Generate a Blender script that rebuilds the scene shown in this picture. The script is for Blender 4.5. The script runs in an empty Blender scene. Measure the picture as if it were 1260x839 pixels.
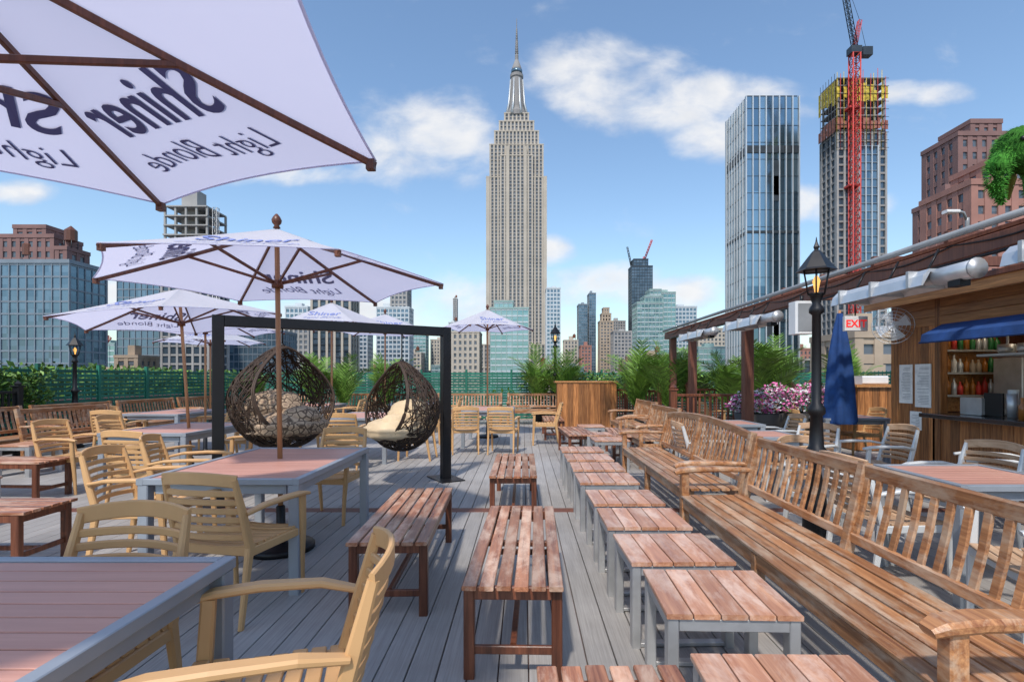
import bpy, math, random
from mathutils import Vector, Matrix
random.seed(7)
R=random.random
def U(a,b): return a+(b-a)*R()
scene=bpy.context.scene
# ------------------------------------------------------------------ materials
MATS={}
class NT:
    def __init__(s,tree): s.t=tree
    def n(s,typ,**kw):
        nd=s.t.nodes.new(typ)
        for k,v in kw.items():
            if k=='inp':
                for a,b in v.items():
                    if hasattr(b,'is_linked'): s.t.links.new(b,nd.inputs[a])
                    else: nd.inputs[a].default_value=b
            else: setattr(nd,k,v)
        return nd
    def m(s,op,a,b=None,c=None,clamp=False):
        nd=s.t.nodes.new('ShaderNodeMath'); nd.operation=op; nd.use_clamp=clamp
        for i,v in enumerate((a,b,c)):
            if v is None: continue
            if hasattr(v,'is_linked'): s.t.links.new(v,nd.inputs[i])
            else: nd.inputs[i].default_value=v
        return nd.outputs[0]
    def mix(s,f,a,b,bt='MIX'):
        nd=s.t.nodes.new('ShaderNodeMix'); nd.data_type='RGBA'; nd.blend_type=bt
        for i,v in ((0,f),(6,a),(7,b)):
            if hasattr(v,'is_linked'): s.t.links.new(v,nd.inputs[i])
            else: nd.inputs[i].default_value=(v if i==0 else (tuple(v)+(1,))[:4])
        return nd.outputs[2]
    def l(s,a,b): s.t.links.new(a,b)
def newmat(name):
    m=bpy.data.materials.new(name); m.use_nodes=True
    t=m.node_tree; t.nodes.clear()
    nt=NT(t); out=nt.n('ShaderNodeOutputMaterial'); b=nt.n('ShaderNodeBsdfPrincipled')
    nt.l(b.outputs[0],out.inputs[0]); MATS[name]=m
    return m,nt,b,out
def noise(nt,scale,sv=(1,1,1),detail=3,rough=.6,dist=0,coord='Object'):
    tc=nt.n('ShaderNodeTexCoord')
    mp=nt.n('ShaderNodeMapping',inp={'Vector':tc.outputs[coord]}); mp.inputs['Scale'].default_value=sv
    return nt.n('ShaderNodeTexNoise',inp={'Vector':mp.outputs[0],'Scale':scale,'Detail':detail,'Roughness':rough,'Distortion':dist})
def ramp(nt,f,stops):
    r=nt.n('ShaderNodeValToRGB'); nt.l(f,r.inputs[0]); e=r.color_ramp.elements
    while len(e)<len(stops): e.new(.5)
    for i,(p,c) in enumerate(stops): e[i].position=p; e[i].color=tuple(c)+(1,)
    return r.outputs[0]
def plain(name,col,rough=.6,metal=0,var=.25,nscale=3,bump=0,spec=.5,island=0):
    m,nt,b,o=newmat(name)
    n=noise(nt,nscale)
    c=ramp(nt,n.outputs[0],[(.3,[x*(1-var) for x in col]),(.7,[min(1,x*(1+var)) for x in col])])
    if island:
        g=nt.n('ShaderNodeNewGeometry')
        v=nt.m('MULTIPLY_ADD',g.outputs['Random Per Island'],island*2,1-island)
        cc=nt.n('ShaderNodeCombineColor',inp={0:v,1:v,2:v})
        c=nt.mix(1.0,c,cc.outputs[0],'MULTIPLY')
    nt.l(c,b.inputs['Base Color'])
    nt.l(nt.m('MULTIPLY_ADD',n.outputs[0],.25,rough-.12,clamp=True),b.inputs['Roughness'])
    b.inputs['Metallic'].default_value=metal; b.inputs['Specular IOR Level'].default_value=spec
    if bump:
        n2=noise(nt,nscale*4)
        bp=nt.n('ShaderNodeBump',inp={'Height':n2.outputs[0],'Strength':bump,'Distance':.01}); nt.l(bp.outputs[0],b.inputs['Normal'])
    return m
def wood(name,dark,light,axis=1,rough=.45,island=.3,worn=None,gs=1.0,bump=.3,wa=.65):
    m,nt,b,o=newmat(name)
    oi=nt.n('ShaderNodeObjectInfo'); tc=nt.n('ShaderNodeTexCoord')
    g=nt.n('ShaderNodeNewGeometry')
    # every board (and every instance) samples its own piece of grain
    off=nt.m('MULTIPLY_ADD',g.outputs['Random Per Island'],37.0,nt.m('MULTIPLY',oi.outputs['Random'],23.0))
    va=nt.n('ShaderNodeVectorMath',operation='ADD'); nt.l(tc.outputs['Object'],va.inputs[0])
    cx=nt.n('ShaderNodeCombineXYZ',inp={0:off,1:off,2:off}); nt.l(cx.outputs[0],va.inputs[1])
    sv=[24*gs]*3; sv[axis]=1.3*gs
    mp=nt.n('ShaderNodeMapping',inp={'Vector':va.outputs[0]}); mp.inputs['Scale'].default_value=sv
    n=nt.n('ShaderNodeTexNoise',inp={'Vector':mp.outputs[0],'Scale':1.6,'Detail':5,'Roughness':.68,'Distortion':.4})
    c=ramp(nt,n.outputs[0],[(.32,dark),(.50,[a*.55+c2*.45 for a,c2 in zip(dark,light)]),(.70,light)])
    if worn:
        sw=[3.2]*3; sw[axis]=1.1
        m2=nt.n('ShaderNodeMapping',inp={'Vector':va.outputs[0]}); m2.inputs['Scale'].default_value=sw
        n3=nt.n('ShaderNodeTexNoise',inp={'Vector':m2.outputs[0],'Scale':2.2,'Detail':5,'Roughness':.74,'Distortion':.3})
        f=ramp(nt,n3.outputs[0],[(.46,(0,0,0)),(.64,(1,1,1))])
        f=nt.m('MULTIPLY',f,wa)
        c=nt.mix(f,c,worn)
    v=nt.m('MULTIPLY_ADD',g.outputs['Random Per Island'],island*2,1-island)
    cc=nt.n('ShaderNodeCombineColor',inp={0:v,1:v,2:v})
    c=nt.mix(1.0,c,cc.outputs[0],'MULTIPLY')
    nt.l(c,b.inputs['Base Color'])
    nt.l(nt.m('MULTIPLY_ADD',n.outputs[0],.35,rough-.17,clamp=True),b.inputs['Roughness'])
    bp=nt.n('ShaderNodeBump',inp={'Height':n.outputs[0],'Strength':bump,'Distance':.004}); nt.l(bp.outputs[0],b.inputs['Normal'])
    return m
def glassmat(name,c1,c2,bay,fl,rough=.12,metal=.55):
    m,nt,b,o=newmat(name)
    tc=nt.n('ShaderNodeTexCoord')
    sn=nt.n('ShaderNodeVectorMath',operation='SNAP'); nt.l(tc.outputs['Object'],sn.inputs[0]); sn.inputs[1].default_value=(bay,bay,fl)
    wn=nt.n('ShaderNodeTexWhiteNoise',noise_dimensions='3D'); nt.l(sn.outputs[0],wn.inputs[0])
    big=noise(nt,.05,(1,1,.4),3)
    f=nt.m('ADD',nt.m('MULTIPLY',wn.outputs[0],.6),nt.m('MULTIPLY',big.outputs[0],.5),clamp=True)
    nt.l(nt.mix(f,c1,c2),b.inputs['Base Color'])
    b.inputs['Metallic'].default_value=metal
    nt.l(nt.m('MULTIPLY_ADD',wn.outputs[0],.2,rough),b.inputs['Roughness'])
    return m
TEAK=wood('teak_varnished',(.17,.052,.024),(.50,.22,.115),1,.32,.26,worn=(.64,.45,.33),wa=.75)
TEAKX=wood('teak_back_bench',(.19,.068,.026),(.52,.25,.105),0,.35,.22,worn=(.50,.37,.26),wa=.8)
TEAKD=wood('teak_dark',(.07,.02,.01),(.25,.085,.042),2,.38,.3)
TTOP=wood('teak_stool_top',(.33,.13,.07),(.60,.31,.18),1,.34,.16,worn=(.68,.50,.40),wa=.65)
CTOP=wood('pale_chair_slats',(.38,.22,.12),(.58,.39,.25),0,.5,.12)
DTOP=wood('dining_slats',(.46,.215,.155),(.58,.31,.24),0,.42,.06,gs=.6,bump=.1)
RESIN=plain('tan_resin',(.57,.335,.15),.46,0,.10,2.5,.08,.4,.06)
ALU=plain('grey_aluminium',(.30,.33,.37),.42,.25,.1,3)
STEEL=plain('brushed_steel',(.47,.475,.48),.38,.55,.15,6)
BLACK=plain('black_steel',(.012,.012,.014),.4,.3,.2)
FENCEG=plain('green_fence_paint',(.012,.13,.085),.6,0,.25,2,island=.25)
RIBW=wood('umbrella_wood',(.07,.02,.01),(.18,.06,.03),2,.4,.15)
POLEW=wood('umbrella_pole_wood',(.28,.12,.05),(.46,.23,.10),2,.45,.15)
BARW=wood('bar_planks',(.13,.042,.012),(.52,.22,.07),2,.42,.42)
BARWX=wood('bar_planks_horizontal',(.24,.09,.026),(.56,.27,.095),1,.45,.35)
PERG=wood('pergola_stain',(.10,.032,.02),(.22,.085,.05),2,.55,.2)
SILVER=plain('heater_silver',(.60,.62,.64),.36,.55,.10,4)
WHITE=plain('white_paint',(.74,.74,.73),.5,0,.06)
FRAMEW=plain('pale_chair_frame',(.58,.59,.59),.45,.1,.06)
BLUEC=plain('navy_canvas',(.012,.055,.20),.85,0,.25,5,.3)
PAPER=plain('paper',(.78,.77,.74),.8,0,.1,12)
CUSH=plain('beige_cushion',(.66,.51,.33),.9,0,.12,8,.3)
WICK=plain('brown_wicker',(.05,.03,.02),.6,0,.35,9,0,.4,.3)
STONE=plain('limestone',(.45,.40,.335),.85,0,.12,.05)
STONEG=plain('spandrel_grey',(.25,.24,.235),.8,0,.15,.1)
CONC=plain('concrete',(.33,.32,.31),.85,0,.15,.1)
LBRICK=plain('tan_brick',(.38,.30,.225),.9,0,.15,.2)
RBRICK=plain('red_brick',(.35,.175,.14),.9,0,.15,.2)
DBRICK=plain('brown_brick',(.22,.125,.115),.9,0,.15,.2)
BLUEM=plain('blue_grey_mullion',(.20,.24,.28),.5,.2,.15,.2)
GREENM=plain('green_mullion',(.28,.39,.37),.5,.2,.15,.2)
WFIN=plain('pale_metal_fin',(.55,.58,.60),.4,.3,.08,.2)
DMUL=plain('dark_mullion',(.04,.05,.06),.4,.3,.2,.2)
G_ESB=glassmat('tower_windows',(.05,.06,.07),(.18,.20,.22),4,3.7,.2,.2)
G_BLUE=glassmat('blue_curtain_wall',(.06,.11,.16),(.20,.30,.38),3,3.5)
G_DARK=glassmat('dark_curtain_wall',(.03,.05,.07),(.14,.19,.24),3,3.5)
G_TEAL=glassmat('teal_curtain_wall',(.10,.24,.26),(.36,.52,.52),3,3.5)
G_MAD=glassmat('mirror_curtain_wall',(.02,.06,.10),(.32,.46,.55),3.2,45,.05,.85)
G_WIN=glassmat('plain_windows',(.03,.04,.05),(.18,.21,.25),3,3.3,.2,.2)
REDP=plain('red_crane_paint',(.50,.05,.04),.5,0,.15)
YEL=plain('yellow_netting',(.50,.38,.05),.85,0,.6,.9)
ORNG=plain('orange_netting',(.28,.11,.08),.85,0,.5,.9)
ASPH=plain('asphalt',(.05,.05,.052),.9,0,.2,.05)
LEAF=plain('leaves',(.055,.12,.022),.6,0,.3,8,0,.3,.55)
PALM=plain('palm_leaves',(.13,.24,.035),.5,0,.3,6,0,.4,.5)
PINK=plain('pink_petals',(.62,.14,.34),.7,0,.2,8,0,.3,.3)
WHF=plain('white_petals',(.75,.72,.74),.7,0,.1,8)
TOPI=plain('topiary_green',(.06,.22,.03),.9,0,.35,14,.6,.2,.4)
BEAK=plain('topiary_beak',(.16,.17,.03),.7,0,.3,14,.3)
PLNT=plain('planter_charcoal',(.06,.055,.05),.7,0,.2)
COUNTER=plain('black_counter',(.015,.015,.017),.15,0,.2)
PIPEG=plain('grey_pipe',(.30,.31,.32),.5,.3,.15)
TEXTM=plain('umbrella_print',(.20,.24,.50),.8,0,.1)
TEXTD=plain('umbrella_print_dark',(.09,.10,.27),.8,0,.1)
AMB=plain('amber_glass',(.30,.11,.02),.12,0,.3,9); GRNG=plain('green_glass',(.03,.16,.05),.12,0,.3,9); REDG=plain('red_label',(.5,.04,.03),.4,0,.3,9)
def em(name,col,s):
    m,nt,b,o=newmat(name); b.inputs['Base Color'].default_value=col+(1,)
    b.inputs['Emission Color'].default_value=col+(1,); b.inputs['Emission Strength'].default_value=s
    return m
BULB=em('warm_bulb',(1,.5,.12),1.2); EXITR=em('exit_red',(.8,.03,.03),.5); BARFILL=em('bar_fill_glow',(1,.86,.62),8)
def leafcush():
    m,nt,b,o=newmat('leaf_print_cushion')
    tc=nt.n('ShaderNodeTexCoord')
    v=nt.n('ShaderNodeTexVoronoi',inp={'Vector':tc.outputs['Object'],'Scale':13}); v.feature='DISTANCE_TO_EDGE'
    c=ramp(nt,v.outputs['Distance'],[(.05,(.12,.08,.055)),(.12,(.50,.37,.25)),(.4,(.30,.2,.14))])
    nt.l(c,b.inputs['Base Color']); b.inputs['Roughness'].default_value=.9
    return m
LCUSH=leafcush()
def fabric():
    m,nt,b,o=newmat('umbrella_fabric')
    n=noise(nt,1.5,(1,1,1),3)
    c=ramp(nt,n.outputs[0],[(.3,(.75,.75,.83)),(.7,(.81,.81,.88))])
    nt.l(c,b.inputs['Base Color']); b.inputs['Roughness'].default_value=.9; b.inputs['Specular IOR Level'].default_value=.1
    tr=nt.n('ShaderNodeBsdfTranslucent'); tr.inputs[0].default_value=(.74,.74,.92,1)
    mx=nt.n('ShaderNodeMixShader'); mx.inputs[0].default_value=.5
    nt.l(b.outputs[0],mx.inputs[1]); nt.l(tr.outputs[0],mx.inputs[2]); nt.l(mx.outputs[0],o.inputs[0])
    w=noise(nt,2.2,(1,1,1),2); bp=nt.n('ShaderNodeBump',inp={'Height':w.outputs[0],'Strength':.35,'Distance':.05}); nt.l(bp.outputs[0],b.inputs['Normal'])
    return m
FAB=fabric()
def deckmat():
    m,nt,b,o=newmat('grey_deck_boards')
    n=noise(nt,1.6,(60,1.2,60),5,.7,.2); st=noise(nt,.9,(1,1,1),5,.65)
    c=ramp(nt,n.outputs[0],[(.3,(.275,.262,.25)),(.7,(.43,.412,.395))])
    s=ramp(nt,st.outputs[0],[(.3,(.74,.725,.71)),(.65,(1.03,1.025,1.02))])
    c=nt.mix(1.0,c,s,'MULTIPLY')
    g=nt.n('ShaderNodeNewGeometry'); v=nt.m('MULTIPLY_ADD',g.outputs['Random Per Island'],.2,.9)
    cc=nt.n('ShaderNodeCombineColor',inp={0:v,1:v,2:v}); c=nt.mix(1.0,c,cc.outputs[0],'MULTIPLY')
    nt.l(c,b.inputs['Base Color']); nt.l(nt.m('MULTIPLY_ADD',st.outputs[0],.4,.36),b.inputs['Roughness'])
    bp=nt.n('ShaderNodeBump',inp={'Height':n.outputs[0],'Strength':.35,'Distance':.004}); nt.l(bp.outputs[0],b.inputs['Normal'])
    return m
DECK=deckmat()
# ------------------------------------------------------------------ mesh builder
class MB:
    def __init__(s): s.v=[];s.f=[];s.mi=[];s.mats=[];s.sm=[]
    def mid(s,m):
        if m not in s.mats: s.mats.append(m)
        return s.mats.index(m)
    def add(s,vs,fs,m,smooth=False):
        o=len(s.v); s.v+= [tuple(p) for p in vs]; i=s.mid(m)
        for f in fs: s.f.append([k+o for k in f]); s.mi.append(i); s.sm.append(smooth)
    def rb(s,x0,x1,y0,y1,z0,z1,m):
        s.add([(x0,y0,z0),(x1,y0,z0),(x1,y1,z0),(x0,y1,z0),(x0,y0,z1),(x1,y0,z1),(x1,y1,z1),(x0,y1,z1)],
              [(0,3,2,1),(4,5,6,7),(0,1,5,4),(1,2,6,5),(2,3,7,6),(3,0,4,7)],m)
    def sweep(s,path,w,h,m,up=(0,0,1),ch=.004,ws=None):
        path=[Vector(p) for p in path]; up=Vector(up); n=len(path); vs=[]
        for i,p in enumerate(path):
            t=(path[min(i+1,n-1)]-path[max(i-1,0)]).normalized()
            u=up if abs(t.dot(up))<.98 else Vector((0,1,0))
            a=t.cross(u).normalized(); b=a.cross(t).normalized()
            k=ws[i] if ws else 1
            W=w*k/2;H=h*k/2;c=min(ch,W*.6,H*.6)
            for x,y in ((-W+c,-H),(W-c,-H),(W,-H+c),(W,H-c),(W-c,H),(-W+c,H),(-W,H-c),(-W,-H+c)):
                vs.append(p+a*x+b*y)
        fs=[]
        for i in range(n-1):
            for j in range(8):
                k=(j+1)%8; fs.append((i*8+j,i*8+k,i*8+8+k,i*8+8+j))
        fs.append(tuple(range(7,-1,-1))); fs.append(tuple(range((n-1)*8,n*8)))
        s.add(vs,fs,m)
    def box(s,c,d,m,ch=.004):
        k=max(range(3),key=lambda i:d[i]); e=[0,0,0]; e[k]=d[k]/2
        p0=Vector(c)-Vector(e);p1=Vector(c)+Vector(e)
        if k==2: s.sweep([p0,p1],d[0],d[1],m,(0,1,0),ch)
        elif k==0: s.sweep([p0,p1],d[1],d[2],m,(0,0,1),ch)
        else: s.sweep([p0,p1],d[0],d[2],m,(0,0,1),ch)
    def tube(s,path,r,m,n=6,r1=None,smooth=True,closed=False):
        path=[Vector(p) for p in path]; N=len(path); vs=[]
        for i,p in enumerate(path):
            if closed: t=path[(i+1)%N]-path[(i-1)%N]
            else: t=path[min(i+1,N-1)]-path[max(i-1,0)]
            t=t.normalized() if t.length>1e-9 else Vector((0,0,1))
            u=Vector((0,0,1)) if abs(t.z)<.95 else Vector((1,0,0))
            a=t.cross(u).normalized(); b=a.cross(t)
            rr=r if r1 is None else r+(r1-r)*i/(N-1)
            if isinstance(r,(list,tuple)): rr=r[i]
            for j in range(n):
                q=2*math.pi*j/n; vs.append(p+a*math.cos(q)*rr+b*math.sin(q)*rr)
        fs=[]
        for i in range(N if closed else N-1):
            i2=(i+1)%N
            for j in range(n):
                k=(j+1)%n; fs.append((i*n+j,i*n+k,i2*n+k,i2*n+j))
        if not closed: fs.append(tuple(range(n-1,-1,-1))); fs.append(tuple(range((N-1)*n,N*n)))
        s.add(vs,fs,m,smooth)
    def lathe(s,prof,c,m,n=16,smooth=True):
        s.tube([(c[0],c[1],c[2]+z) for r,z in prof],[max(r,.0005) for r,z in prof],m,n,smooth=smooth)
    def ell(s,c,r,m,n=14,rows=9,fn=None):
        vs=[];fs=[]
        for i in range(rows+1):
            th=math.pi*i/rows
            for j in range(n):
                ph=2*math.pi*j/n; d=Vector((math.sin(th)*math.cos(ph),math.sin(th)*math.sin(ph),math.cos(th)))
                k=fn(d) if fn else 1
                vs.append((c[0]+d.x*r[0]*k,c[1]+d.y*r[1]*k,c[2]+d.z*r[2]*k))
        for i in range(rows):
            for j in range(n):
                k=(j+1)%n; fs.append((i*n+j,i*n+n+j,i*n+n+k,i*n+k))
        s.add(vs,fs,m,True)
    def mesh(s,name):
        me=bpy.data.meshes.new(name); me.from_pydata(s.v,[],s.f)
        for m in s.mats: me.materials.append(m)
        me.polygons.foreach_set('material_index',s.mi); me.polygons.foreach_set('use_smooth',s.sm); me.update()
        return me
    def obj(s,name,loc=(0,0,0),rz=0,parent=None): return place(s.mesh(name),name,loc,rz,parent)
def place(me,name,loc=(0,0,0),rz=0,parent=None,sc=None,rot=None):
    o=bpy.data.objects.new(name,me); scene.collection.objects.link(o)
    o.location=loc; o.rotation_euler=rot if rot else (0,0,math.radians(rz))
    if sc: o.scale=sc
    if parent: o.parent=parent
    return o
# ------------------------------------------------------------------ furniture prototypes
def mk_armchair(fm,sm,bm):
    b=MB()
    def by(z): return -.23-(z-.44)*.27 if z>.44 else -.23-(.44-z)*.16
    for sx in(-1,1):
        b.sweep([(sx*.245,.245,0),(sx*.25,.235,.25),(sx*.262,.225,.45),(sx*.268,.215,.645)],.036,.046,fm,(0,1,0),.008,ws=[.75,.9,1.05,1])
        b.sweep([(sx*.235,by(0),0),(sx*.235,by(.2),.2),(sx*.235,by(.44),.44),(sx*.235,by(.65),.65),(sx*.225,by(.84),.84)],.034,.046,fm,(0,1,0),.008,ws=[.75,.9,1.1,1,.75])
        b.sweep([(sx*.245,by(.645)+.01,.64),(sx*.272,-.15,.665),(sx*.283,.05,.668),(sx*.277,.2,.66),(sx*.268,.275,.645)],.052,.026,fm,(0,0,1),.009,ws=[.8,1,1.1,1.1,.85])
        b.sweep([(sx*.235,-.22,.41),(sx*.245,.235,.41)],.026,.05,fm,(0,0,1),.005)
    b.sweep([(-.245,.235,.41),(.245,.235,.41)],.026,.05,fm,(0,0,1),.005)
    b.sweep([(-.235,-.22,.41),(.235,-.22,.41)],.026,.05,fm,(0,0,1),.005)
    for i in range(8):
        y=-.205+i*.062; P=[]
        for k in range(7):
            x=-.24+.08*k; P.append((x,y,.443-.016*(1-(x/.24)**2)-(.008 if 2<i<6 else 0)))
        b.sweep(P,.05,.016,sm,(0,0,1),.004)
    for z in [.50,.552,.604,.656,.708,.76,.83]:
        P=[]; top=z>.8
        for k in range(9):
            x=-.235+.05875*k; q=1-(x/.235)**2
            P.append((x,by(z)-.055*q,z+(.022*q if top else .006*q)))
        b.sweep(P,.018,.07 if top else .034,bm,(0,0,1),.006)
    return b.mesh('armchair')
ARM=mk_armchair(RESIN,RESIN,RESIN); ARM2=mk_armchair(FRAMEW,CTOP,CTOP)
def mk_dining(w,l,top=DTOP):
    b=MB(); h=.75
    for sx in(-1,1):
        b.box((sx*(w/2-.022),0,h-.02),(.044,l,.04),ALU,.003)
        b.box((0,sx*(l/2-.022),h-.0205),(w-.09,.044,.039),ALU,.003)
        b.box((sx*(w/2-.05),0,h-.075),(.022,l-.2,.06),ALU,.003)
        b.box((0,sx*(l/2-.05),h-.075),(w-.2,.022,.06),ALU,.003)
        for sy in(-1,1): b.box((sx*(w/2-.038),sy*(l/2-.038),(h-.042)/2),(.068,.068,h-.042),ALU,.006)
    n=round((l-.09)/.088); st=(l-.09)/n
    for i in range(n):
        y=-l/2+.045+st*(i+.5); b.box((0,y,h-.019),(w-.094,st-.006,.024),top,.002)
    b.box((0,0,h-.05),(.05,l-.2,.02),ALU)
    return b.mesh('dining_table')
DT=mk_dining(1.05,1.56); DT2=mk_dining(.8,.8)
def mk_bench(w=.48,l=1.52):
    b=MB(); h=.45; n=6; st=w/n
    for i in range(n):
        b.box((-w/2+st*(i+.5),U(-.006,.006),h-.011),(st-.014,l,.022),TEAK,.004)
    for sy in(-1,1):
        y=sy*(l/2-.06)
        b.box((0,y,h-.052),(w-.03,.03,.06),TEAKD,.004)
        for sx in(-1,1): b.box((sx*(w/2-.035),y-sy*.004,(h-.024)/2),(.05,.055,h-.024),TEAKD,.005)
        b.box((0,y-sy*.004,.13),(w-.11,.022,.04),TEAKD,.004)
    for sx in(-1,1): b.box((sx*(w/2-.025),0,h-.05),(.022,l-.17,.055),TEAKD,.004)
    b.box((0,0,h-.04),(w-.06,.04,.03),TEAKD,.004)
    b.box((0,0,.13),(.03,l-.18,.035),TEAKD,.004)
    return b.mesh('slatted_bench')
BENS=[mk_bench() for _ in range(3)]
def mk_stool(w=.55,l=.5,h=.45):
    b=MB(); n=5; st=w/n
    for i in range(n): b.box((-w/2+st*(i+.5),0,h-.011),(st-.006,l,.022),TTOP,.003)
    for sy in(-1,1):
        y=sy*(l/2-.04)
        for sx in(-1,1): b.box((sx*(w/2-.032),y,(h-.023)/2),(.045,.065,h-.023),STEEL,.004)
        b.box((0,y,h-.049),(w-.112,.061,.05),STEEL,.003)
        b.box((0,y,.014),(w-.112,.045,.02),STEEL,.003)
    for sx in(-1,1):
        b.box((sx*(w/2-.032),0,h-.05),(.04,l-.147,.048),STEEL,.003)
    return b.mesh('low_slatted_table')
STO=mk_stool()
def mk_back(L,arch=0,arms=(1,1),mids=1):
    b=MB()
    def by(z): return -.0-(z-.42)*.22
    for i in range(6):
        b.box((0,.045+i*.088,.44-.006*(1-abs(i-2.5)/2.5)),(L-.02,.072,.022),TEAKX,.005)
    b.box((0,.50,.388),(L-.06,.026,.075),TEAKX,.004); b.box((0,.03,.388),(L-.06,.026,.075),TEAKX,.004)
    xs=[-L/2+.035,L/2-.035]+[ -L/2+L*(k+1)/(mids+1) for k in range(mids)]
    for i,x in enumerate(xs):
        b.box((x,.49,.21),(.06,.06,.42),TEAKX,.006)
        b.sweep([(x,.0,0),(x,.0,.42),(x,by(.93),.93+(arch*.35 if i>1 else 0))],.062,.055,TEAKX,(0,1,0),.006)
        b.box((x,.25,.36),(.04,.44,.05),TEAKX,.004)
        if i<2 and arms[i]:
            b.box((x,.49,.53),(.06,.06,.22),TEAKX,.006)
            b.sweep([(x,by(.66)+.01,.655),(x,.2,.662),(x,.42,.66),(x,.53,.648),(x,.57,.63)],.085,.04,TEAKX,(0,0,1),.014,ws=[.8,1,1.15,1.1,.8])
    def zt(x): return .885+arch*(1-(2*x/L)**2)
    P=[(-L/2+.03+(L-.06)*k/16,0,0) for k in range(17)]
    b.sweep([(p[0],by(zt(p[0])),zt(p[0])) for p in P],.032,.075,TEAKX,(0,0,1),.008)
    b.sweep([(-L/2+.05,by(.52),.52),(L/2-.05,by(.52),.52)],.03,.055,TEAKX,(0,0,1),.006)
    n=int((L-.1)/.092)
    for i in range(n):
        x=-L/2+.05+(L-.1)*(i+.5)/n; z1=zt(x)-.03
        b.sweep([(x,by(.54),.54),(x,by(.7)-.006,.7),(x,by(z1),z1)],.042,.017,TEAKX,(0,1,0),.004)
    return b.mesh('garden_bench')
# ------------------------------------------------------------------ place furniture
place(DT,'dining_table',(-1.575,1.15,0)); place(DT,'dining_table',(-1.97,4.18,0))
for x,y,r in [(-.80,1.60,104),(-1.62,1.84,178),(-1.74,3.27,-14),(-2.86,4.05,-82),(-3.95,5.6,-12),(-1.93,5.28,176),
              (-5.6,6.6,-92),(-5.55,7.5,-85),(-3.45,6.9,95),(-2.75,8.15,4),(-3.75,9.3,-88),(-1.85,9.15,85),(-1.1,9.95,8),(-.38,9.9,-6),(-2.0,11.3,-90),(.45,11.2,92),(-4.5,8.4,178),
              (-7.4,9.8,-90),(-6.0,10.4,90),(-6.8,8.9,5),(-5.9,12.9,-90),(-4.3,13,90),(-2.0,13.9,90),(-3.7,13.7,-90),(-5.4,11.6,10),(4.9,9.0,-90),(5.9,9.3,90),(5.3,10.3,180),(4.2,12,-60),(-3.1,4.95,-75)]:
    place(ARM,'armchair',(x,y,0),r+U(-3,3))
for x,y in [(-4.5,7.0),(-2.75,9.35),(-.72,11.3),(-6.75,10.3),(-5.1,12.9),(-2.85,13.9),(5.4,9.3)]:
    place(DT,'dining_table',(x,y,0))
for i,(x,y,r) in enumerate([(-.03,3.17,-1.5),(-.82,3.82,2),(-.10,5.88,0),(.29,.99,1),(-4.3,3.95,91),(-6.2,6.2,88),(-4.9,3.3,90),(1.75,9.4,-4),(.95,9.6,3),(-6.6,4.6,90),(.7,12.6,0),(2.5,10.4,0)]):
    place(BENS[i%3],'slatted_bench',(x,y,0),r)
sy=[1.57,2.37,2.98,3.62,4.25,5.05,5.72,6.38,7.1,8.3,9.05]
for i,y in enumerate(sy):
    place(STO,'low_slatted_table',(.83+U(-.03,.03)-(.06 if 4<i<9 else 0)+(.5 if i>8 else 0),y,0),U(-2.5,2.5)+(180 if i%2 else 0))
for x,y in [(-5.3,4.85),(-7.3,5.4),(-7.2,7.7),(1.35,10.6),(-5.5,2.7)]: place(STO,'low_slatted_table',(x,y,0),90)
place(mk_back(2.75,0,(1,1),1),'garden_bench',(1.80,2.95,0),90)
place(mk_back(2.75,.07,(1,1),1),'garden_bench',(1.88,5.92,0),90)
gb=mk_back(1.8,0,(1,1),0)
place(gb,'garden_bench',(2.3,9.0,0),90); place(gb,'garden_bench',(2.5,11.2,0),90)
for i in range(6): place(gb,'garden_bench',(-8.45,4.2+i*1.95,0),-90)
for i in range(5): place(gb,'garden_bench',(-7.4+i*1.95,16.3,0),180)
place(gb,'garden_bench',(-7.6,8.9,0),-90)
for x,y,r in [(2.75,2.75,75),(2.6,4.45,-150),(3.6,3.2,110),(3.55,4.3,100),(2.55,3.7,-85),(3.1,5.9,120),(2.2,6.4,-90),(3.9,5.9,90),(2.5,7.8,-90),(4.4,4.9,60),(3.6,7.6,90),(3.9,2.3,80)]:
    place(ARM2,'slatted_armchair',(x,y,0),r)
for x,y in [(3.05,3.6),(2.75,6.2),(3.0,7.8),(3.3,2.2)]: place(DT2,'cafe_table',(x,y,0))
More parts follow.
